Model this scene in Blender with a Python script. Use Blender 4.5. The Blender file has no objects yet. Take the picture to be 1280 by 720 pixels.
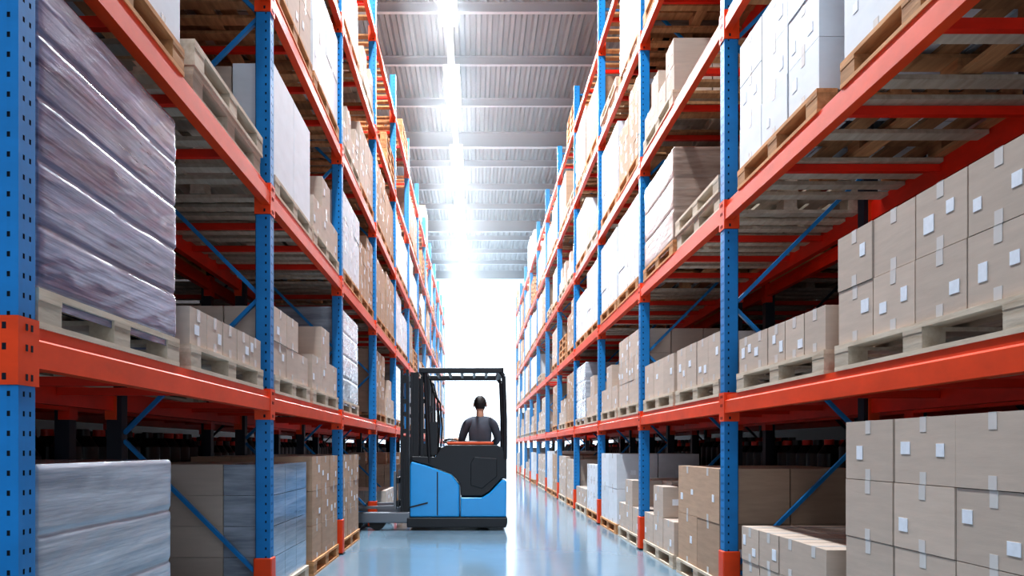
import bpy, bmesh, math, random
from mathutils import Vector, Matrix, noise
random.seed(11)
S=bpy.context.scene
F=977.0; VX=593; VY=560; CH=1.1
L=1.371; R=1.791

# ---------------------------------------------------------------- materials
def lin(c):
    r=[]
    for v in c:
        v=v/255.0
        r.append(v/12.92 if v<=0.04045 else ((v+0.055)/1.055)**2.4)
    return (r[0],r[1],r[2],1)
def mat(name, rgb, rough=0.5, metal=0.0, var=0.0, scale=(5,5,5), bump=0.0, bscale=None, island=0.0, rgb2=None, emit=None, coat=0, nscale=1.0, spec=0.5, bdist=0.02, rot=(0,0,0), pos=(0.3,0.7)):
    m=bpy.data.materials.new(name); m.use_nodes=True
    nt=m.node_tree; b=nt.nodes['Principled BSDF']
    b.inputs['Roughness'].default_value=rough; b.inputs['Metallic'].default_value=metal
    b.inputs['Coat Weight'].default_value=coat; b.inputs['Coat Roughness'].default_value=0.12
    b.inputs['Specular IOR Level'].default_value=spec
    c=lin(rgb); b.inputs['Base Color'].default_value=c
    tc=nt.nodes.new('ShaderNodeTexCoord'); mp=nt.nodes.new('ShaderNodeMapping'); mp.inputs['Scale'].default_value=scale; mp.inputs['Rotation'].default_value=rot
    nt.links.new(tc.outputs['Object'],mp.inputs['Vector'])
    nz=nt.nodes.new('ShaderNodeTexNoise'); nz.inputs['Scale'].default_value=nscale; nz.inputs['Detail'].default_value=5; nz.inputs['Roughness'].default_value=0.6
    nt.links.new(mp.outputs[0],nz.inputs['Vector'])
    col=None
    if var>0 or rgb2:
        rp=nt.nodes.new('ShaderNodeValToRGB')
        rp.color_ramp.elements[0].position=pos[0]; rp.color_ramp.elements[1].position=pos[1]
        if rgb2: rp.color_ramp.elements[0].color=lin(rgb2); rp.color_ramp.elements[1].color=c
        else:
            rp.color_ramp.elements[0].color=(c[0]*(1-var),c[1]*(1-var),c[2]*(1-var),1)
            rp.color_ramp.elements[1].color=(min(1,c[0]*(1+var)),min(1,c[1]*(1+var)),min(1,c[2]*(1+var)),1)
        nt.links.new(nz.outputs['Fac'],rp.inputs['Fac']); col=rp.outputs[0]
    if island>0:
        g=nt.nodes.new('ShaderNodeNewGeometry'); mr=nt.nodes.new('ShaderNodeMapRange')
        mr.inputs['To Min'].default_value=1-island; mr.inputs['To Max'].default_value=1+island*0.6
        nt.links.new(g.outputs['Random Per Island'],mr.inputs['Value'])
        hs=nt.nodes.new('ShaderNodeHueSaturation')
        nt.links.new(mr.outputs[0],hs.inputs['Value'])
        if col: nt.links.new(col,hs.inputs['Color'])
        else: hs.inputs['Color'].default_value=c
        col=hs.outputs[0]
    if col: nt.links.new(col,b.inputs['Base Color'])
    if bump>0:
        bp=nt.nodes.new('ShaderNodeBump'); bp.inputs['Strength'].default_value=bump; bp.inputs['Distance'].default_value=bdist
        src=nz
        if bscale:
            mp2=nt.nodes.new('ShaderNodeMapping'); mp2.inputs['Scale'].default_value=bscale; mp2.inputs['Rotation'].default_value=rot
            nt.links.new(tc.outputs['Object'],mp2.inputs['Vector'])
            src=nt.nodes.new('ShaderNodeTexNoise'); src.inputs['Scale'].default_value=1; src.inputs['Detail'].default_value=4
            nt.links.new(mp2.outputs[0],src.inputs['Vector'])
        nt.links.new(src.outputs['Fac'],bp.inputs['Height']); nt.links.new(bp.outputs[0],b.inputs['Normal'])
    if emit:
        b.inputs['Emission Color'].default_value=lin(emit[0]); b.inputs['Emission Strength'].default_value=emit[1]
    return m
M={}
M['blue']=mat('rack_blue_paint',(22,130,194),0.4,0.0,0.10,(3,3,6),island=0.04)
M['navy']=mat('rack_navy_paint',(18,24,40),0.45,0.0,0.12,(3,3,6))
M['orange']=mat('rack_orange_paint',(232,74,20),0.4,0.0,0.12,(3,3,6))
M['red']=mat('rack_red_paint',(234,42,12),0.42,0.0,0.15,(3,3,6))
M['wood']=mat('pallet_wood',(216,202,184),0.75,0,0,(25,3,25),0.15,island=0.2,rgb2=(188,168,146))
M['woodw']=mat('pallet_wood_warm',(216,164,116),0.75,0,0,(25,3,25),0.15,island=0.3,rgb2=(172,120,76))
M['card']=mat('cardboard',(202,184,170),0.8,0,0.05,(4,4,30),0.05,island=0.1)
M['cardd']=mat('cardboard_brown',(186,156,132),0.8,0,0.08,(4,4,30),0.05,island=0.14)
M['white']=mat('white_carton',(228,231,236),0.6,0,0.04,(4,4,10),0.05,island=0.08)
M['tape']=mat('clear_tape',(220,214,210),0.25)
M['label']=mat('paper_label',(234,237,244),0.6,0,0.05,(40,40,40))
M['wrapp']=mat('stretch_film_purple',(160,164,190),0.2,0,0,(2,0.9,16),0.5,bscale=(5,1.6,44),rgb2=(74,78,106),nscale=1.4,coat=0.7,bdist=0.008,rot=(math.radians(6),0,0),pos=(.32,.68))
M['wrapg']=mat('stretch_film_grey',(192,198,208),0.2,0,0,(2,1.0,16),0.5,bscale=(5,2,44),rgb2=(132,140,152),coat=0.7,bdist=0.008,rot=(math.radians(-4),0,0))
M['wrapb']=mat('stretch_film_brown',(182,164,152),0.25,0,0,(2,1.0,14),0.5,bscale=(5,2,40),rgb2=(134,112,100),coat=0.5,bdist=0.008,rot=(math.radians(5),0,0))
M['dark']=mat('dark_plastic',(18,20,26),0.35,0,0.1)
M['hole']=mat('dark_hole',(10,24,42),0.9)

# ---------------------------------------------------------------- mesh builder
class MB:
    def __init__(s,mats): s.v=[];s.f=[];s.m=[];s.mats=mats;s.sm=[]
    def mi(s,k):
        if k not in s.mats: s.mats.append(k)
        return s.mats.index(k)
    def poly(s,vs,fs,k,smooth=False):
        o=len(s.v); s.v+= [tuple(p) for p in vs]; i=s.mi(k)
        for f in fs: s.f.append([o+a for a in f]); s.m.append(i); s.sm.append(smooth)
    def box(s,x0,x1,y0,y1,z0,z1,k,mx=None):
        vs=[Vector(p) for p in [(x0,y0,z0),(x1,y0,z0),(x1,y1,z0),(x0,y1,z0),(x0,y0,z1),(x1,y0,z1),(x1,y1,z1),(x0,y1,z1)]]
        if mx is not None: vs=[mx@p for p in vs]
        s.poly(vs,[(0,3,2,1),(4,5,6,7),(0,1,5,4),(1,2,6,5),(2,3,7,6),(3,0,4,7)],k)
    def cbox(s,x0,x1,y0,y1,z0,z1,k,c=0.006,mx=None):
        bm=bmesh.new(); bmesh.ops.create_cube(bm,size=1)
        for v in bm.verts: v.co=Vector(((x0+x1)/2+v.co.x*(x1-x0),(y0+y1)/2+v.co.y*(y1-y0),(z0+z1)/2+v.co.z*(z1-z0)))
        bmesh.ops.bevel(bm,geom=bm.edges[:],offset=c,segments=2,affect='EDGES',profile=0.5)
        if mx is not None: bm.transform(mx)
        bm.verts.index_update()
        s.poly([v.co.copy() for v in bm.verts],[[v.index for v in f.verts] for f in bm.faces],k); bm.free()
    def prism(s,prof,y0,y1,k,axis='Y',c=0.0):
        n=len(prof); bm=bmesh.new()
        def P(a,b,t):
            return (a,t,b) if axis=='Y' else ((t,a,b) if axis=='X' else (a,b,t))
        A=[bm.verts.new(P(a,b,y0)) for a,b in prof]; B=[bm.verts.new(P(a,b,y1)) for a,b in prof]
        bm.faces.new(A); bm.faces.new(B[::-1])
        for i in range(n): bm.faces.new([A[i],B[i],B[(i+1)%n],A[(i+1)%n]])
        bmesh.ops.recalc_face_normals(bm,faces=bm.faces[:])
        if c>0: bmesh.ops.bevel(bm,geom=bm.edges[:],offset=c,segments=3,affect='EDGES',profile=0.5)
        bm.verts.index_update()
        s.poly([v.co.copy() for v in bm.verts],[[v.index for v in f.verts] for f in bm.faces],k); bm.free()
    def bar(s,p,q,w,h,k):
        p=Vector(p);q=Vector(q);d=q-p;l=d.length
        rot=d.to_track_quat('X','Z').to_matrix().to_4x4()
        s.box(0,l,-w/2,w/2,-h/2,h/2,k,Matrix.Translation(p)@rot)
    def cyl(s,p,q,r,k,n=16,r2=None):
        p=Vector(p);q=Vector(q);d=q-p
        rot=d.to_track_quat('Z','Y').to_matrix()
        r2=r if r2 is None else r2
        a=[];b=[]
        for i in range(n):
            t=2*math.pi*i/n; e=rot@Vector((math.cos(t),math.sin(t),0))
            a.append(p+e*r); b.append(q+e*r2)
        s.poly(a+b,[(i,(i+1)%n,n+(i+1)%n,n+i) for i in range(n)],k,True)
        s.poly(a,[tuple(range(n))[::-1]],k); s.poly(b,[tuple(range(n))],k)
    def tube(s,pts,r,k,n=8):
        for a,b in zip(pts[:-1],pts[1:]): s.cyl(a,b,r,k,n)
    def mesh(s,name):
        me=bpy.data.meshes.new(name); me.from_pydata(s.v,[],s.f)
        for k in s.mats: me.materials.append(M[k])
        me.polygons.foreach_set('material_index',s.m); me.polygons.foreach_set('use_smooth',s.sm)
        me.update(); return me
    def obj(s,name,parent=None,loc=(0,0,0)):
        o=bpy.data.objects.new(name,s.mesh(name)); o.location=loc
        S.collection.objects.link(o)
        if parent: o.parent=parent
        return o

# ---------------------------------------------------------------- racks
LV=[1.48,2.86,4.22,5.58,6.95]; TOP=7.6; BH=0.13
def plate(mb,o,u,w,z0,z1,cols,k,pitch=0.06,hw=0.010,hh=0.016):
    def P(a,z): return (o[0]+u[0]*a,o[1]+u[1]*a,z)
    xs=[0]
    for c in cols: xs+= [c-hw/2,c+hw/2]
    xs.append(w)
    for i in range(0,len(xs)-1,2):
        mb.poly([P(xs[i],z0),P(xs[i+1],z0),P(xs[i+1],z1),P(xs[i],z1)],[(0,1,2,3)],k)
    vs=[];fs=[]
    for c in cols:
        z=z0; 
        while z<z1:
            n=len(vs); zt=min(z+pitch-hh,z1)
            vs+=[P(c-hw/2,z),P(c+hw/2,z),P(c+hw/2,zt),P(c-hw/2,zt)]; fs.append((n,n+1,n+2,n+3))
            z+=pitch
    mb.poly(vs,fs,k)
def post(mb,xf,sx,y0,front=True,k='blue'):
    D=0.10; W=0.09
    z0=0.012
    if front:
        plate(mb,(xf,y0),(0,1),W,z0,TOP,[0.028,0.062],'blue')
        plate(mb,(xf,y0),(sx,0),D,z0,TOP,[0.03],'blue')
        plate(mb,(xf,y0+W),(sx,0),D,z0,TOP,[0.03],'blue')
        a,b=sorted((xf+sx*0.006,xf+sx*(D-0.001)))
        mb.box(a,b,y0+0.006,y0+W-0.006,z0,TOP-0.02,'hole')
        a,b=sorted((xf+sx*D,xf+sx*(D-0.003)))
        mb.box(a,b,y0,y0+0.03,z0,TOP,'blue'); mb.box(a,b,y0+W-0.03,y0+W,z0,TOP,'blue')
    else:
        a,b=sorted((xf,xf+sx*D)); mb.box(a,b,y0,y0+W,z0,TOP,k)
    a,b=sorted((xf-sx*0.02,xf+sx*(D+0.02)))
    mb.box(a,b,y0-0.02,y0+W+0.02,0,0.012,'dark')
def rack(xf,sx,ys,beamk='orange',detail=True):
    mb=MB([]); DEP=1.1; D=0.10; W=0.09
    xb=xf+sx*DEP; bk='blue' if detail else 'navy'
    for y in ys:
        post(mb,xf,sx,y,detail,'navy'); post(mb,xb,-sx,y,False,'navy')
        if detail:
            a,b=sorted((xf-sx*0.012,xf+sx*(D+0.012)))
            mb.prism([(a,y-0.012),(b,y-0.012),(b,y+W+0.012),(a,y+W+0.012)],0.012,0.36,'orange','Z',c=0.008)
        yc=y+W/2; z=0.25; s=0
        xa=xf+sx*D; xc=xb-sx*D
        mb.bar((xa,yc,0.2),(xc,yc,0.2),0.035,0.03,bk)
        while z+0.95<TOP:
            p,q=((xa,z),(xc,z+0.9)) if s==0 else ((xc,z),(xa,z+0.9))
            mb.bar((p[0],yc,p[1]),(q[0],yc,q[1]),0.03,0.026,bk); z+=0.95; s=1-s
        mb.bar((xa,yc,TOP-0.15),(xc,yc,TOP-0.15),0.035,0.03,bk)
        for z in LV:
            for xx,ss in ((xf,sx),(xb,-sx)):
                a,b=sorted((xx-ss*0.006,xx+ss*(0.104 if detail and ss==sx else 0.07)))
                mb.box(a,b,y-0.012,y+W+0.012,z-BH-0.06,z+0.018,beamk)
                if detail and ss==sx:
                    for zz in (z-BH-0.035,z-0.075,z-0.012):
                        a,b=sorted((xx+ss*0.03,xx+ss*0.042)); mb.box(a,b,y-0.0135,y-0.012,zz-0.01,zz+0.01,'hole')
                        a,b=sorted((xx-ss*0.006,xx-ss*0.0075)); mb.box(a,b,y+.028,y+.038,zz-0.01,zz+0.01,'hole'); mb.box(a,b,y+.056,y+.066,zz-0.01,zz+0.01,'hole')
    rnd=random.Random(5)
    for bi,(y0,y1) in enumerate(zip(ys[:-1],ys[1:])):
        ya=y0+W+0.012; yb=y1-0.012
        for li,z in enumerate(LV):
            for xx,ss,kk in ((xf,sx,beamk),(xb,-sx,'red')):
                o=xx-ss*0.002
                pr=[(o,z-BH),(o,z-0.045),(o+ss*0.014,z-0.035),(o+ss*0.014,z),(o+ss*0.055,z),(o+ss*0.055,z-BH)]
                mb.prism(pr,ya,yb,kk)
            for t in (0.25,0.5,0.75):
                yy=ya+(yb-ya)*t
                a,b=sorted((xf+sx*0.055,xb-sx*0.055)); mb.box(a,b,yy-0.02,yy+0.02,z-0.075,z-0.03,'red')
            if li>=1:
                a,b=sorted((xf+sx*0.057,xb-sx*0.057)); yy=ya+0.06
                while yy+0.12<yb:
                    if rnd.random()<0.85: mb.box(a,b,yy,yy+0.10,z-0.028,z-0.004,'wood' if li==1 else 'woodw')
                    yy+=0.21
    return mb.obj('pallet_rack')
ysL=[2.35,5.25,8.07,10.87,13.6]+[13.6+2.8*i for i in range(1,9)]
ysR=[2.25,5.6,8.43,11.28,14.02]+[14.02+2.8*i for i in range(1,8)]
rack(-L,-1,ysL); rack(R,1,ysR)
GAP=0.25
rack(-L-1.1-GAP,-1,ysL[:10],'red',False); rack(R+1.1+GAP,1,ysR[:10],'red',False)

# ---------------------------------------------------------------- loads
PH=0.128
def pallet(mb,w,d,k='wood',zo=0):
    x0,x1,y0,y1=-d/2,d/2,-w/2,w/2
    for xx in (x0,-0.05,x1-0.1): mb.box(xx,xx+0.1,y0,y1,zo,zo+0.02,k)
    for xx in (x0,-0.05,x1-0.1):
        for yy in (y0,-0.07,y1-0.14): mb.box(xx+.002,xx+0.098,yy,yy+0.14,zo+0.02,zo+0.088,k)
    for yy in (y0,-0.07,y1-0.14): mb.box(x0,x1,yy,yy+0.14,zo+0.088,zo+0.106,k)
    n=6; g=(d-0.11)/(n-1)
    for i in range(n): mb.box(x0+g*i,x0+g*i+0.11,y0,y1,zo+0.106,zo+PH,k)
def carton(mb,x0,x1,y0,y1,z0,z1,k,rnd):
    mb.box(x0,x1,y0,y1,z0,z1,k)
    yc=(y0+y1)/2; w=y1-y0; h=z1-z0; e=0.0015
    mb.box(x0-e,x1+e,yc-0.022,yc+0.022,z1-0.001,z1+e,'tape')
    mb.box(x1,x1+e,yc-0.022,yc+0.022,z1-0.06,z1,'tape')
    mb.box(x1,x1+e,yc-0.022,yc+0.022,z0,z0+0.05,'tape')
    for (a0,a1) in ((.06,.3),(.62,.72)):
        if rnd.random()<0.42:
            lw=min(rnd.uniform(.045,.07),w*0.26); yy=y0+rnd.uniform(a0,a1)*w; zz=z0+h*rnd.uniform(0.2,0.55); lh=min(rnd.uniform(.045,.07),h*.3)
            yy=min(yy,y1-lw-.01)
            mb.box(x1,x1+e*1.6,yy,yy+lw,zz,zz+lh,'label')
    for yy,s in ((y0,-1),(y1,1)):
        if rnd.random()<0.4:
            a,b=sorted((yy,yy+s*e*1.6)); xx=x0+rnd.uniform(.2,.6)*(x1-x0); mb.box(xx,xx+0.07,a,b,z0+h*.4,z0+h*.4+min(.06,h*.3),'label')
def cartons_mesh(name,k,w,d,cols,deep,rows,ch,seed,partial=0,wood='wood'):
    rnd=random.Random(seed); mb=MB([]); pallet(mb,w,d,wood)
    W=w-0.02; D=d-0.02; cw=W/cols; cd=D/deep
    for r in range(rows):
        for c in range(cols):
            for q in range(deep):
                if 0<q<deep-1 and 0<c<cols-1 and r<rows-1: continue
                if r==rows-1 and partial and rnd.random()<partial: continue
                j=0.006
                x0=-D/2+q*cd+rnd.uniform(0,j)+.002; y0=-W/2+c*cw+rnd.uniform(0,j)+.002
                z0=PH+r*ch
                carton(mb,x0,x0+cd-0.004-j,y0,y0+cw-0.004-j,z0,z0+ch-0.003,k,rnd)
    return mb.mesh(name)
def wrapped_mesh(name,k,w,d,h,layers,seed,wood='wood',amp=1.0):
    mb=MB([]); pallet(mb,w,d,wood)
    hw=w/2-0.012; hd=d/2-0.012; r=0.012
    cs=[((hd-r),(-hw+r),-90),((hd-r),(hw-r),0),((-hd+r),(hw-r),90),((-hd+r),(-hw+r),180)]
    ring=[]; NS=34
    for i,(cx,cy,a0) in enumerate(cs):
        for s in range(5):
            a=math.radians(a0+s*22.5); ring.append((cx+r*math.cos(a),cy+r*math.sin(a),math.cos(a),math.sin(a)))
        nx,ny,a1=cs[(i+1)%4]; a=math.radians(a0+90); p=(cx+r*math.cos(a),cy+r*math.sin(a)); q=(nx+r*math.cos(math.radians(a1)),ny+r*math.sin(math.radians(a1)))
        for s in range(1,NS):
            t=s/NS; ring.append((p[0]+(q[0]-p[0])*t,p[1]+(q[1]-p[1])*t,math.cos(a),math.sin(a)))
    n=len(ring); m=layers*22; vs=[];fs=[]
    for j in range(m+1):
        z=PH-0.05+ (h+0.05)*j/m if j<m else PH+h
        for (x,y,nx,ny) in ring:
            zz=z+0.010*noise.noise(Vector((x*1.5,y*1.5+seed,z)))
            t=((zz-PH)/h*layers)%1.0; crease=-0.010*math.exp(-(min(t,1-t)/0.035)**2)
            if j==m: crease=-0.01
            wr=1-abs(noise.noise(Vector((x*3+seed,y*2.5+z*2.0,z*16-y*5))))*3
            wr=max(0,wr)**3
            dd=crease+amp*(0.003*noise.noise(Vector((x*2+seed,y*2.2,z*4)))+0.0022*wr)
            vs.append((x+nx*dd,y+ny*dd,z))
    for j in range(m):
        for i in range(n): fs.append((j*n+i,j*n+(i+1)%n,(j+1)*n+(i+1)%n,(j+1)*n+i))
    mb.poly(vs,fs,k,True)
    mb.poly(vs[-n:],[tuple(range(n))],k)
    return mb.mesh(name)
def clash(y0,y1): return y0<12.3 and y1>9.75
PD=1.08
def place(me,name,side,y,z,row=0,jit=0.0):
    xf=(L if side<0 else R)+row*(1.1+GAP)
    o=bpy.data.objects.new(name,me); S.collection.objects.link(o)
    x=xf+0.005+PD/2+random.uniform(0,jit)
    if side<0: o.location=(-x,y,z)
    else: o.location=(x,y,z); o.rotation_euler=(0,0,math.pi)
    return o
def pstack(n,seed,k):
    rnd=random.Random(seed); mb=MB([])
    for i in range(n): pallet(mb,w-rnd.uniform(0,.03),PD-rnd.uniform(0,.03),k,i*(PH+.001))
    return mb.mesh('pallets')
def drums(seed,h):
    rnd=random.Random(seed); mb=MB([]); pallet(mb,w,PD,'wood')
    for i in range(5):
        for j in range(4):
            x=-.4+j*.265; y=-.48+i*.24
            mb.cyl((x,y,PH),(x,y,PH+h),.105,'dark',12); mb.cyl((x,y,PH+h),(x,y,PH+h+.08),.1,'dark',12,.05); mb.cyl((x,y,PH+h+.08),(x,y,PH+h+.13),.045,'red' if rnd.random()<.5 else 'dark',10)
    return mb.mesh('drums')
lib={}
w=1.24
lib['card']=[cartons_mesh('cartons',k,w,PD,c,dp,r,ch,i,pa,wd) for i,(k,c,dp,r,ch,pa,wd) in enumerate([
 ('card',4,3,3,0.27,0,'wood'),('card',3,3,2,0.3,0.2,'wood'),('cardd',3,3,3,0.30,0,'woodw'),('card',4,3,2,0.24,0.4,'wood'),
 ('cardd',2,2,2,0.42,0,'woodw'),('cardd',4,3,4,0.22,0.3,'woodw'),('card',5,3,1,0.3,0,'wood'),('card',3,2,2,0.38,0.3,'woodw')])]
lib['white']=[cartons_mesh('white_cartons','white',w,PD,c,dp,r,ch,i+20,pa,'woodw') for i,(c,dp,r,ch,pa) in enumerate([(3,3,3,0.28,0),(2,2,2,0.45,0),(4,3,3,0.24,0.2),(3,2,3,.31,0)])]
lib['wrap']=[wrapped_mesh('wrapped_load',k,w,PD,h,ly,i*3.3,wd) for i,(k,h,ly,wd) in enumerate([('wrapg',0.9,3,'wood'),('wrapb',0.85,3,'woodw'),('wrapg',0.98,4,'wood'),('wrapb',0.98,4,'woodw')])]
lib['stack']=[pstack(n,n,k) for n,k in ((6,'woodw'),(4,'woodw'),(2,'wood'))]
lib['drum']=[drums(1,.6),drums(2,.6)]; lib['drumt']=[drums(3,.98),drums(4,.92)]
NM={'card':'carton_pallet','white':'white_carton_pallet','wrap':'wrapped_pallet','stack':'pallet_stack','drum':'drum_pallet','drumt':'drum_pallet'}
special=set()
def sp(kind,me,side,bay,pos,lev,y0,w,row=0):
    special.add((side,bay,pos,lev)); z=0 if lev==0 else LV[lev-1]
    if me: place(me,NM[kind],side,y0+w/2,z)
# --- left near
sp('wrap',wrapped_mesh('wrapped_load','wrapp',1.18,PD,1.02,5,1.0,amp=1.4),-1,0,0,1,2.47,1.18)
sp('card',cartons_mesh('cartons','card',1.3,PD,5,4,1,0.19,41),-1,0,1,1,3.8,1.3)
sp('wrap',wrapped_mesh('wrapped_load','wrapg',1.12,PD,0.92,4,5.0),-1,0,0,0,2.47,1.12)
sp('card',None,-1,0,1,0,0,0)
def half_wrap():
    mb=MB([]); pallet(mb,1.1,PD,'wood')
    for r in range(4):
        z0=PH+r*.215
        for c in range(3): mb.box(PD/2-.36+.0,PD/2-.02,-.54+c*.36,-.54+c*.36+.352,z0,z0+.212,'wrapg')
        mb.box(-PD/2+.02,PD/2-.365,-.54,.535,z0,z0+.213,'card')
    return mb.mesh('cartons')
sp('card',half_wrap(),-1,1,0,0,5.4,1.1)
sp('card',lib['card'][2],-1,1,1,0,6.7,1.24)
sp('card',cartons_mesh('cartons','card',1.15,PD,3,3,2,0.24,44,0.1),-1,1,0,1,5.4,1.15)
sp('card',lib['card'][1],-1,1,1,1,6.68,1.24)
sp('white',lib['white'][0],-1,0,0,2,2.47,1.24)
sp('stack',lib['stack'][2],-1,0,1,2,3.85,1.24)
def brown_white():
    mb=MB([]); pallet(mb,1.24,PD,'wood')
    for c in range(2):
        mb.box(PD/2-.30,PD/2-.015,-.60+c*.6,-.60+c*.6+.59,PH,PH+.78,'white')
        mb.box(-PD/2+.02,PD/2-.31,-.60+c*.6,-.60+c*.6+.585,PH,PH+.76,'card')
    return mb.mesh('cartons')
sp('white',brown_white(),-1,1,0,2,5.4,1.24)
sp('card',lib['card'][1],-1,1,1,2,6.72,1.24)
sp('card',lib['card'][7],-1,1,0,3,5.4,1.24)
sp('white',lib['white'][1],-1,1,1,3,6.72,1.24)
# --- right near
sp('card',cartons_mesh('cartons','card',1.38,PD,4,3,2,0.265,61),1,0,0,1,2.52,1.38)
sp('card',cartons_mesh('cartons','card',1.34,PD,5,3,1,0.235,62),1,0,1,1,4.02,1.34)
sp('card',cartons_mesh('cartons','card',1.32,PD,3,3,4,0.275,63),1,0,0,0,2.5,1.32)
sp('card',cartons_mesh('cartons','card',1.3,PD,4,3,2,0.225,64),1,0,1,0,4.0,1.3)
sp('white',lib['white'][1],1,0,0,2,2.6,1.24)
sp('white',lib['white'][0],1,0,1,2,4.1,1.24)
sp('card',cartons_mesh('cartons','cardd',1.2,PD,2,2,2,0.41,65),1,1,0,0,5.76,1.2)
sp('card',lib['card'][1],1,1,1,0,7.08,1.24)
sp('card',cartons_mesh('cartons','card',1.24,PD,4,3,1,0.36,66),1,1,0,1,5.75,1.24)
sp('card',cartons_mesh('cartons','card',1.24,PD,3,3,1,0.36,67),1,1,1,1,7.08,1.24)
sp('stack',lib['stack'][2],1,1,0,2,5.76,1.24)
sp('wrap',lib['wrap'][1],1,1,1,2,7.08,1.24)
sp('white',lib['white'][3],1,2,0,2,8.6,1.24)
sp('white',lib['white'][3],1,2,1,2,9.92,1.24)
sp('card',None,1,1,0,3,0,0)
sp('card',lib['card'][3],1,1,1,3,7.08,1.24)
for side,ys in ((-1,ysL),(1,ysR)):
    for row in (0,1):
        YS=ys if row==0 else ys[:10]
        for b,(a,c) in enumerate(zip(YS[:-1],YS[1:])):
            for lev in range(6):
                for pos in (0,1):
                    if row==0 and (side,b,pos,lev) in special: continue
                    if random.random()<(0.10 if row==0 else 0.4) and not (row==1 and lev<2): continue
                    if lev==5 and random.random()<0.6: continue
                    y=a+0.09+0.03+w/2+random.uniform(0,0.03)+pos*((c-a-0.09)/2)
                    if lev==0 and side<0 and row==0 and clash(y-w/2,y+w/2): continue
                    if row==1: kd=('drumt','drum')[lev] if lev<2 else random.choice(['stack','card','wrap'])
                    elif lev in(1,0): kd=random.choices(['card','wrap','white'],[7,1,1])[0]
                    elif lev in(2,3): kd=random.choices(['card','wrap','white','stack'],[4,1,3,2])[0]
                    else: kd=random.choices(['card','wrap','white','stack'],[4,1,2,3])[0]
                    place(random.choice(lib[kd]),NM[kd],side,y,0 if lev==0 else LV[lev-1],row,0.015)

# ---------------------------------------------------------------- building
XW=8.0; CZ=CH+9.76; YE=45.0; YB=-5
M['floor']=mat('epoxy_floor',(126,150,166),0.12,0,0.05,(.8,.8,.8),0.02,bscale=(6,6,6))
M['ceil']=mat('ceiling_steel',(168,178,186),0.5,0.1,0.08,(.5,.5,.5))
M['purlin']=mat('purlin_steel',(206,214,222),0.45,0.1)
M['wall']=mat('side_wall_panel',(44,30,30),0.7)
M['wallf']=mat('front_blocker_panel',(190,194,200),0.7)
M['wallb']=mat('glowing_end_wall',(240,246,250),0.6,emit=((222,238,252),1.25))  # opaque wall, no lamp; emission imitates its overexposed white glow
M['lamp']=mat('lamp_diffuser',(255,255,255),0.5,emit=((236,247,255),14))
M['rail']=mat('lamp_rail_glow',(245,248,250),0.4,emit=((236,247,255),0.3))  # rail is no lamp; faint emission imitates the glow between the strips
mb=MB([]); mb.box(-XW-.2,XW+.2,YB,YE+.2,-0.2,0,'floor'); mb.obj('floor')
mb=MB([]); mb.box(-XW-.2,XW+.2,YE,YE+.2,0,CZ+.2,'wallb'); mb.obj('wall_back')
mb=MB([]); mb.box(-XW-.2,-XW,YB,YE,0,CZ+.2,'wall'); mb.obj('wall_left')
mb=MB([]); mb.box(XW,XW+.2,YB,YE,0,CZ+.2,'wall'); mb.obj('wall_right')
# unseen wall added to shade the rack interiors; its opening lets world light in
mb=MB([]); mb.box(-XW-.2,-3.6,YB-.2,YB,0,CZ+.2,'wallf'); mb.box(4.0,XW+.2,YB-.2,YB,0,CZ+.2,'wallf'); mb.box(-3.6,4.0,YB-.2,YB,8.5,CZ+.2,'wallf'); mb.obj('wall_front_blocker')
mb=MB([]); p=0.26; prof=[]; x=-XW
while x<XW-0.01:
    prof+=[(x,CZ),(x+0.08,CZ),(x+0.12,CZ+0.1),(x+0.22,CZ+0.1)]; x+=p
prof.append((XW,CZ)); prof=[(min(a,XW),b) for a,b in prof]
n=len(prof)
mb.poly([(a,YB,b) for a,b in prof]+[(a,YE,b) for a,b in prof],[(i,i+1,n+i+1,n+i) for i in range(n-1)],'ceil')
mb.poly([(-XW,YB,CZ+.15),(XW,YB,CZ+.15),(XW,YE,CZ+.15),(-XW,YE,CZ+.15)],[(0,1,2,3)],'ceil')
mb.obj('ceiling')
mb=MB([]); y=YB+1; i=0
while y<YE-0.5:
    big=(i%4==0); h=0.45 if big else 0.2; fw=0.09 if big else 0.05
    mb.box(-XW,XW,y-0.01,y+0.01,CZ-h,CZ,'purlin'); mb.box(-XW,XW,y-fw,y+fw,CZ-h-0.015,CZ-h,'purlin'); mb.box(-XW,XW,y-fw,y+fw,CZ-0.015,CZ,'purlin')
    y+=2.35; i+=1
mb.obj('ceiling_purlins')
xl=-0.55
mb=MB([]); mb.box(xl-0.08,xl+0.08,0,YE-0.3,CZ-0.62,CZ-0.54,'rail')
yy=1.0
while yy<YE-1: mb.box(xl-0.008,xl+0.008,yy,yy+0.016,CZ-0.54,CZ,'rail'); yy+=2.35
mb.obj('lamp_rail')
y=3.9
while y<YE-3:
    m=MB([]); m.cbox(xl-0.2,xl+0.2,y,y+3.1,CZ-0.70,CZ-0.62,'rail',0.01)
    m.box(xl-0.18,xl+0.18,y+0.03,y+3.07,CZ-0.715,CZ-0.70,'lamp'); lm=m.obj('strip_lamp')
    ld=bpy.data.lights.new('lamp_light','AREA'); ld.shape='RECTANGLE'; ld.size=0.38; ld.size_y=3.0; ld.energy=640; ld.color=(0.88,0.95,1.0)
    lo=bpy.data.objects.new('lamp_light',ld); lo.location=(xl,y+1.5,CZ-0.73); S.collection.objects.link(lo); lo.parent=lm
    y+=4.9
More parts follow.
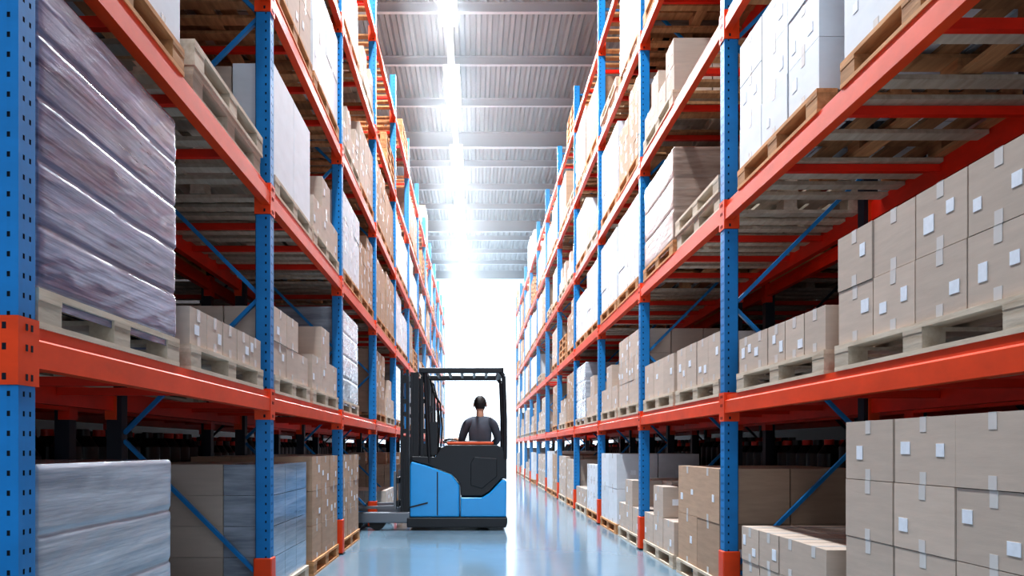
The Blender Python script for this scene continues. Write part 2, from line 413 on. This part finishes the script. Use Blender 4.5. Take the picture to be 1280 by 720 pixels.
# scattering volume added to imitate the glow of the far aisle
hz=bpy.data.materials.new('glow_haze_volume'); hz.use_nodes=True; nt=hz.node_tree
for nn in list(nt.nodes):
    if nn.type!='OUTPUT_MATERIAL': nt.nodes.remove(nn)
vsn=nt.nodes.new('ShaderNodeVolumeScatter'); vsn.inputs['Density'].default_value=0.009; vsn.inputs['Anisotropy'].default_value=0.5; vsn.inputs['Color'].default_value=(0.93,0.97,1,1)
nt.links.new(vsn.outputs[0],[q for q in nt.nodes if q.type=='OUTPUT_MATERIAL'][0].inputs['Volume']); M['haze']=hz
mb=MB([]); mb.box(-L+.03,R-.03,13.0,YE-.05,0.01,CZ-.8,'haze'); mb.obj('glow_haze')
# ---------------------------------------------------------------- forklift (reach truck, sideways in the aisle)
M['fblue']=mat('truck_blue_paint',(26,152,214),0.3,0,0.03,coat=0.3)
M['fblk']=mat('truck_black',(24,27,33),0.45,0,0.1)
M['fgrey']=mat('truck_grey_steel',(120,124,130),0.4,0.5)
M['forange']=mat('seat_orange',(214,92,50),0.6)
M['rub']=mat('rubber',(20,20,22),0.7)
T=bpy.data.objects.new('forklift',None); S.collection.objects.link(T)
Y0=10.4;Y1=11.62
m=MB([]); m.prism([(-.9,.04),(.42,.04),(.44,.1),(.44,.17),(-.9,.17)],Y0,Y1,'fblk',c=.012); m.obj('chassis_base',T)
m=MB([]); m.prism([(-.86,.18),(-.2,.18),(-.2,.6),(-.3,.74),(-.62,.86),(-.84,.92),(-.86,.86)],Y0+.01,Y1,'fblue',c=.02)
m.prism([(-.185,.18),(.425,.18),(.43,.66),(.37,.68),(.2,.5),(.1,.44),(-.185,.44)],Y0+.01,Y0+.45,'fblue',c=.018)
m.obj('body_panels',T)
m=MB([]); m.prism([(-.86,.3),(-.62,.36),(-.62,.38),(-.86,.32)],Y0+.003,Y0+.012,'fblk')
m.box(-.5,-.485,Y0+.004,Y0+.02,.2,.78,'fblk'); m.obj('panel_lines',T)
m=MB([]); m.prism([(-.84,.93),(-.62,.87),(-.3,.75),(-.19,.62),(-.18,.46),(.1,.46),(.2,.52),(.37,.7),(.43,.68),(.43,.98),(.38,1.1),(.3,1.14),(-.38,1.14),(-.46,1.08),(-.52,.98),(-.84,.99)],Y0+.03,Y0+.42,'fblk',c=.012)
m.prism([(-.05,.6),(.1,.56),(.3,.72),(.3,.96),(.0,.98),(-.05,.9)],Y0+.015,Y0+.05,'fblk',c=.008); m.obj('rear_hood',T)
m=MB([]); m.box(-.18,.42,Y0+.46,Y1,.17,.56,'fblk'); m.cbox(-.18,.42,Y1-.1,Y1,.56,1.05,'fblk',.02)
m.cbox(-.5,-.2,Y0+.45,Y1,.92,1.12,'fblk',.03); m.obj('cab_floor',T)
m=MB([]); m.cbox(-.17,.27,Y0+.43,Y0+.9,.84,.97,'fblk',.03); m.box(-.1,.2,Y0+.48,Y0+.85,.56,.84,'fblk')
m.cbox(-.16,.24,Y0+.34,Y0+.44,.95,1.2,'fblk',.03); m.cbox(-.37,.26,Y0+.1,Y0+.33,1.14,1.185,'forange',.015); m.obj('seat',T)
m=MB([])
m.cyl((-.32,Y0+.95,1.12),(-.32,Y0+.9,1.2),.03,'fblk'); 
for i in range(20):
    a=2*math.pi*i/20;b=2*math.pi*(i+1)/20
    m.cyl((-.32+.13*math.cos(a),Y0+.9+.12*math.sin(a),1.2+.03*math.sin(a)),(-.32+.13*math.cos(b),Y0+.9+.12*math.sin(b),1.2+.03*math.sin(b)),.014,'fblk',8)
m.bar((-.45,Y0+.9,1.2),(-.19,Y0+.9,1.2),.03,.015,'fblk'); m.obj('steering_wheel',T)
m=MB([])
zt=2.12
for yy in (Y0+.05,Y1-.05):
    m.tube([(.41,yy,.95),(.41,yy,1.5),(.39,yy,zt-.06),(.35,yy,zt)],.028,'fblk',10)
    m.tube([(-.6,yy,.9),(-.63,yy,1.5),(-.66,yy,zt)],.026,'fblk',10)
    m.cbox(-.74,.38,yy-.035,yy+.035,zt-.02,zt+.05,'fblk',.012)
for i in range(7): 
    x=-.7+i*.17; m.box(x,x+.035,Y0+.05,Y1-.05,zt+.0,zt+.035,'fblk')
m.cbox(-.74,-.66,Y0+.02,Y1-.02,zt-.02,zt+.05,'fblk',.01); m.cbox(.31,.39,Y0+.02,Y1-.02,zt-.02,zt+.05,'fblk',.01)
m.obj('overhead_guard',T)
m=MB([])
for s,yy in ((1,Y0+.12),(-1,Y1-.12)):
    for i,(xa,zz,zb) in enumerate(((-.72,2.06,.12),(-.86,2.12,.2),(-1.0,2.16,.24))):
        o=yy+s*i*.035
        m.box(xa+.03,xa+.08,o-.006,o+.006,zb,zz-(.0 if i==1 else .9),'fblk'); m.box(xa,xa+.035,o-.03,o+.03,zb,zz,'fblk'); m.box(xa+.076,xa+.11,o-.03,o+.03,zb,zz,'fblk')
        for z in (.9,1.3,1.7,1.98): m.box(xa+.03,xa+.08,o-.01,o+.01,z,z+.06,'fblk')
    m.cyl((-.6,yy+s*.09,.2),(-.6,yy+s*.09,1.2),.03,'fgrey'); m.cyl((-.6,yy+s*.09,1.2),(-.6,yy+s*.09,2.0),.016,'fgrey')
    m.box(-.89,-.88,yy+s*.12,yy+s*.15,.3,2.04,'fgrey'); m.cyl((-.9,yy+s*.11,2.04),(-.9,yy+s*.16,2.04),.045,'fgrey')
    m.tube([(-.55,yy+s*.06,.9),(-.53,yy+s*.06,1.3),(-.54,yy+s*.06,1.8),(-.6,yy+s*.06,2.04),(-.68,yy+s*.06,2.06)],.011,'rub')
    m.tube([(-.5,yy+s*.1,.95),(-.47,yy+s*.1,1.4),(-.5,yy+s*.1,1.75),(-.62,yy+s*.1,1.96)],.011,'rub')
for z in (.3,.9,1.5,2.0): m.box(-.68,-.63,Y0+.12,Y1-.12,z,z+.06,'fblk'); m.box(-.97,-.93,Y0+.2,Y1-.2,z+.04,z+.09,'fblk')
m.box(-.66,-.5,Y0+.1,Y0+.16,1.0,1.45,'fblk'); m.cyl((-.6,Y0+.07,1.62),(-.6,Y0+.13,1.62),.045,'fblk')
m.obj('mast',T)
m=MB([])
for yy in (Y0+.01,Y1-.15): m.cbox(-1.75,-.86,yy,yy+.14,.1,.24,'fgrey',.015)
m.obj('outrigger_legs',T)
m=MB([])
for yy in (Y0+.03,Y1-.13):
    for x in (-1.6,-1.3): m.cyl((x,yy,.11),(x,yy+.1,.11),.108,'rub',24)
m.cyl((.12,Y0+.3,.16),(.12,Y0+.55,.16),.16,'rub',24); m.obj('wheels',T)
m=MB([])
m.cbox(-1.06,-1.015,Y0+.2,Y1-.2,.3,.38,'fblk',.008); m.cbox(-1.06,-1.015,Y0+.2,Y1-.2,.62,.7,'fblk',.008)
for yy in (Y0+.24,Y1-.34):
    m.box(-1.1,-1.065,yy,yy+.1,.27,.78,'fgrey'); m.prism([(-1.1,.27),(-2.15,.27),(-2.15,.28),(-1.1,.315)],yy,yy+.1,'fgrey')
m.obj('forks',T)

# ---------------------------------------------------------------- driver
M['shirt']=mat('dark_shirt',(88,92,102),0.85,0,0.1,(8,8,8),0.1)
M['pants']=mat('navy_trousers',(40,44,56),0.85,0,0.1)
M['skin']=mat('skin',(205,158,132),0.5)
M['hair']=mat('dark_hair',(38,30,27),0.6,0,0.2,(40,40,10),0.3)
M['shoe']=mat('shoe',(24,24,26),0.6)
Pn=bpy.data.objects.new('forklift_driver',None); S.collection.objects.link(Pn); Pn.location=(0.08,Y0+.62,.985)
def skin(name,vs,es,rs,k,root=0,sub=2):
    me=bpy.data.meshes.new(name); me.from_pydata(vs,es,[]); me.materials.append(M[k])
    o=bpy.data.objects.new(name,me); S.collection.objects.link(o); o.parent=Pn
    md=o.modifiers.new('sk','SKIN'); md.use_smooth_shade=True
    sv=me.skin_vertices[0].data
    for i,r in enumerate(rs):
        sv[i].radius=(r,r) if not isinstance(r,tuple) else r; sv[i].use_root=(i==root)
    s=o.modifiers.new('ss','SUBSURF'); s.levels=sub; s.render_levels=sub
    return o
vs=[(0,0,.1),(0,-.02,.25),(0,-.02,.38),(0,-.0,.48),(0,.01,.55),
    (-.1,0,.5),(-.185,.0,.47),(-.26,.05,.24),(-.26,.17,.2),
    (.1,0,.5),(.185,.0,.47),(.26,.06,.24),(.18,.22,.16)]
es=[(0,1),(1,2),(2,3),(3,4),(3,5),(5,6),(6,7),(7,8),(3,9),(9,10),(10,11),(11,12)]
rs=[(.17,.13),(.17,.12),(.185,.13),(.15,.11),(.07,.07),(.1,.09),(.078,.078),(.056,.056),(.048,.048),(.1,.09),(.078,.078),(.056,.056),(.048,.048)]
skin('shirt',vs,es,rs,'shirt')
skin('neck',[(0,.005,.5),(0,.012,.58),(0,.02,.68)],[(0,1),(1,2)],[.062,.058,.056],'skin')
skin('forearm_l',[(-.26,.15,.2),(-.33,.27,.24)],[(0,1)],[.038,.027],'skin')
skin('forearm_r',[(.19,.2,.165),(.06,.33,.17)],[(0,1)],[.038,.027],'skin')
skin('legs',[(0,0,.08),(-.09,.05,.07),(-.13,.42,.05),(-.13,.44,-.33),(.09,.05,.07),(.13,.42,.05),(.13,.44,-.33)],[(0,1),(1,2),(2,3),(0,4),(4,5),(5,6)],[.11,.09,.06,.042,.09,.06,.042],'pants')
for s in (-1,1): skin('shoe',[(s*.13,.42,-.37),(s*.13,.56,-.385)],[(0,1)],[.045,.036],'shoe')
def hand(base,dirv,up,side):
    d=Vector(dirv).normalized(); u=Vector(up).normalized(); r=d.cross(u).normalized(); u=r.cross(d)
    b=Vector(base)
    skin('palm',[b,b+d*.045,b+d*.08],[(0,1),(1,2)],[(.022,.022),(.036,.016),(.036,.014)],'skin')
    for i,(l) in enumerate((.065,.075,.07,.055)):
        o=b+d*.08+r*((i-1.5)*.019)
        skin('finger_%d'%(i+1),[o-d*.012,o+d*l*.4,o+d*l*.65-u*l*.35,o+d*l*.55-u*l*.75],[(0,1),(1,2),(2,3)],[.009,.0088,.008,.007],'skin',0,1)
    o=b+d*.03+r*side*.03
    skin('thumb',[o,o+d*.025+r*side*.022,o+d*.05+r*side*.02-u*.02],[(0,1),(1,2)],[.011,.0095,.008],'skin',0,1)
hand((-.33,.27,.245),(-.3,.9,.0),(0,0,1),1); hand((.06,.33,.17),(-.7,.7,-.1),(0,0,1),-1)
def ell(name,c,s,k,seg=28,fn=None,cut=None):
    bm=bmesh.new(); bmesh.ops.create_uvsphere(bm,u_segments=seg,v_segments=seg//2+4,radius=1)
    if cut: bmesh.ops.delete(bm,geom=[v for v in bm.verts if cut(v.co)],context='VERTS')
    for v in bm.verts:
        p=v.co.copy()
        if fn: p=fn(p)
        v.co=Vector((c[0]+p.x*s[0],c[1]+p.y*s[1],c[2]+p.z*s[2]))
    me=bpy.data.meshes.new(name); bm.to_mesh(me); bm.free(); me.materials.append(M[k])
    for pp in me.polygons: pp.use_smooth=True
    o=bpy.data.objects.new(name,me); S.collection.objects.link(o); o.parent=Pn; return o
def hf(p):
    if p.z<0: p.x*=1+0.22*p.z; p.y*= (1+.05*p.z) if p.y>0 else (1+.2*p.z)
    return p
HC=(0,.035,.725)
ell('head',HC,(.08,.098,.12),'skin',fn=hf)
ell('hair',(0,.022,.74),(.09,.104,.116),'hair',fn=hf,cut=lambda p:(p.y>.35 and p.z<.5) or p.z<-.7 or (p.y>.0 and p.z<-.05))
for s in (-1,1):
    ell('ear',(s*.088,.035,.72),(.012,.02,.032),'skin',12); ell('eye',(s*.03,.125,.732),(.012,.009,.007),'label',10); ell('pupil',(s*.03,.133,.732),(.005,.004,.005),'hair',8)
ell('nose',(0,.138,.708),(.013,.018,.024),'skin',10)
M['lip']=mat('lips',(170,100,90),.5); ell('mouth',(0,.124,.67),(.024,.008,.007),'lip',10)

# ---------------------------------------------------------------- world, camera
W=bpy.data.worlds.new('world'); S.world=W; W.use_nodes=True
bg=W.node_tree.nodes['Background']; bg.inputs[0].default_value=(0.80,0.90,1.0,1); bg.inputs[1].default_value=2.2
cd=bpy.data.cameras.new('camera'); cam=bpy.data.objects.new('camera',cd); S.collection.objects.link(cam)
cam.location=(0,0,CH); cam.rotation_euler=(math.pi/2,0,0)
cd.sensor_width=36; cd.lens=F/1280*36; cd.shift_x=(640-VX)/1280; cd.shift_y=(VY-360)/1280; cd.clip_start=0.05; cd.clip_end=200
S.camera=cam
S.view_settings.view_transform='Standard'
S.view_settings.exposure=0.36
S.view_settings.gamma=0.84
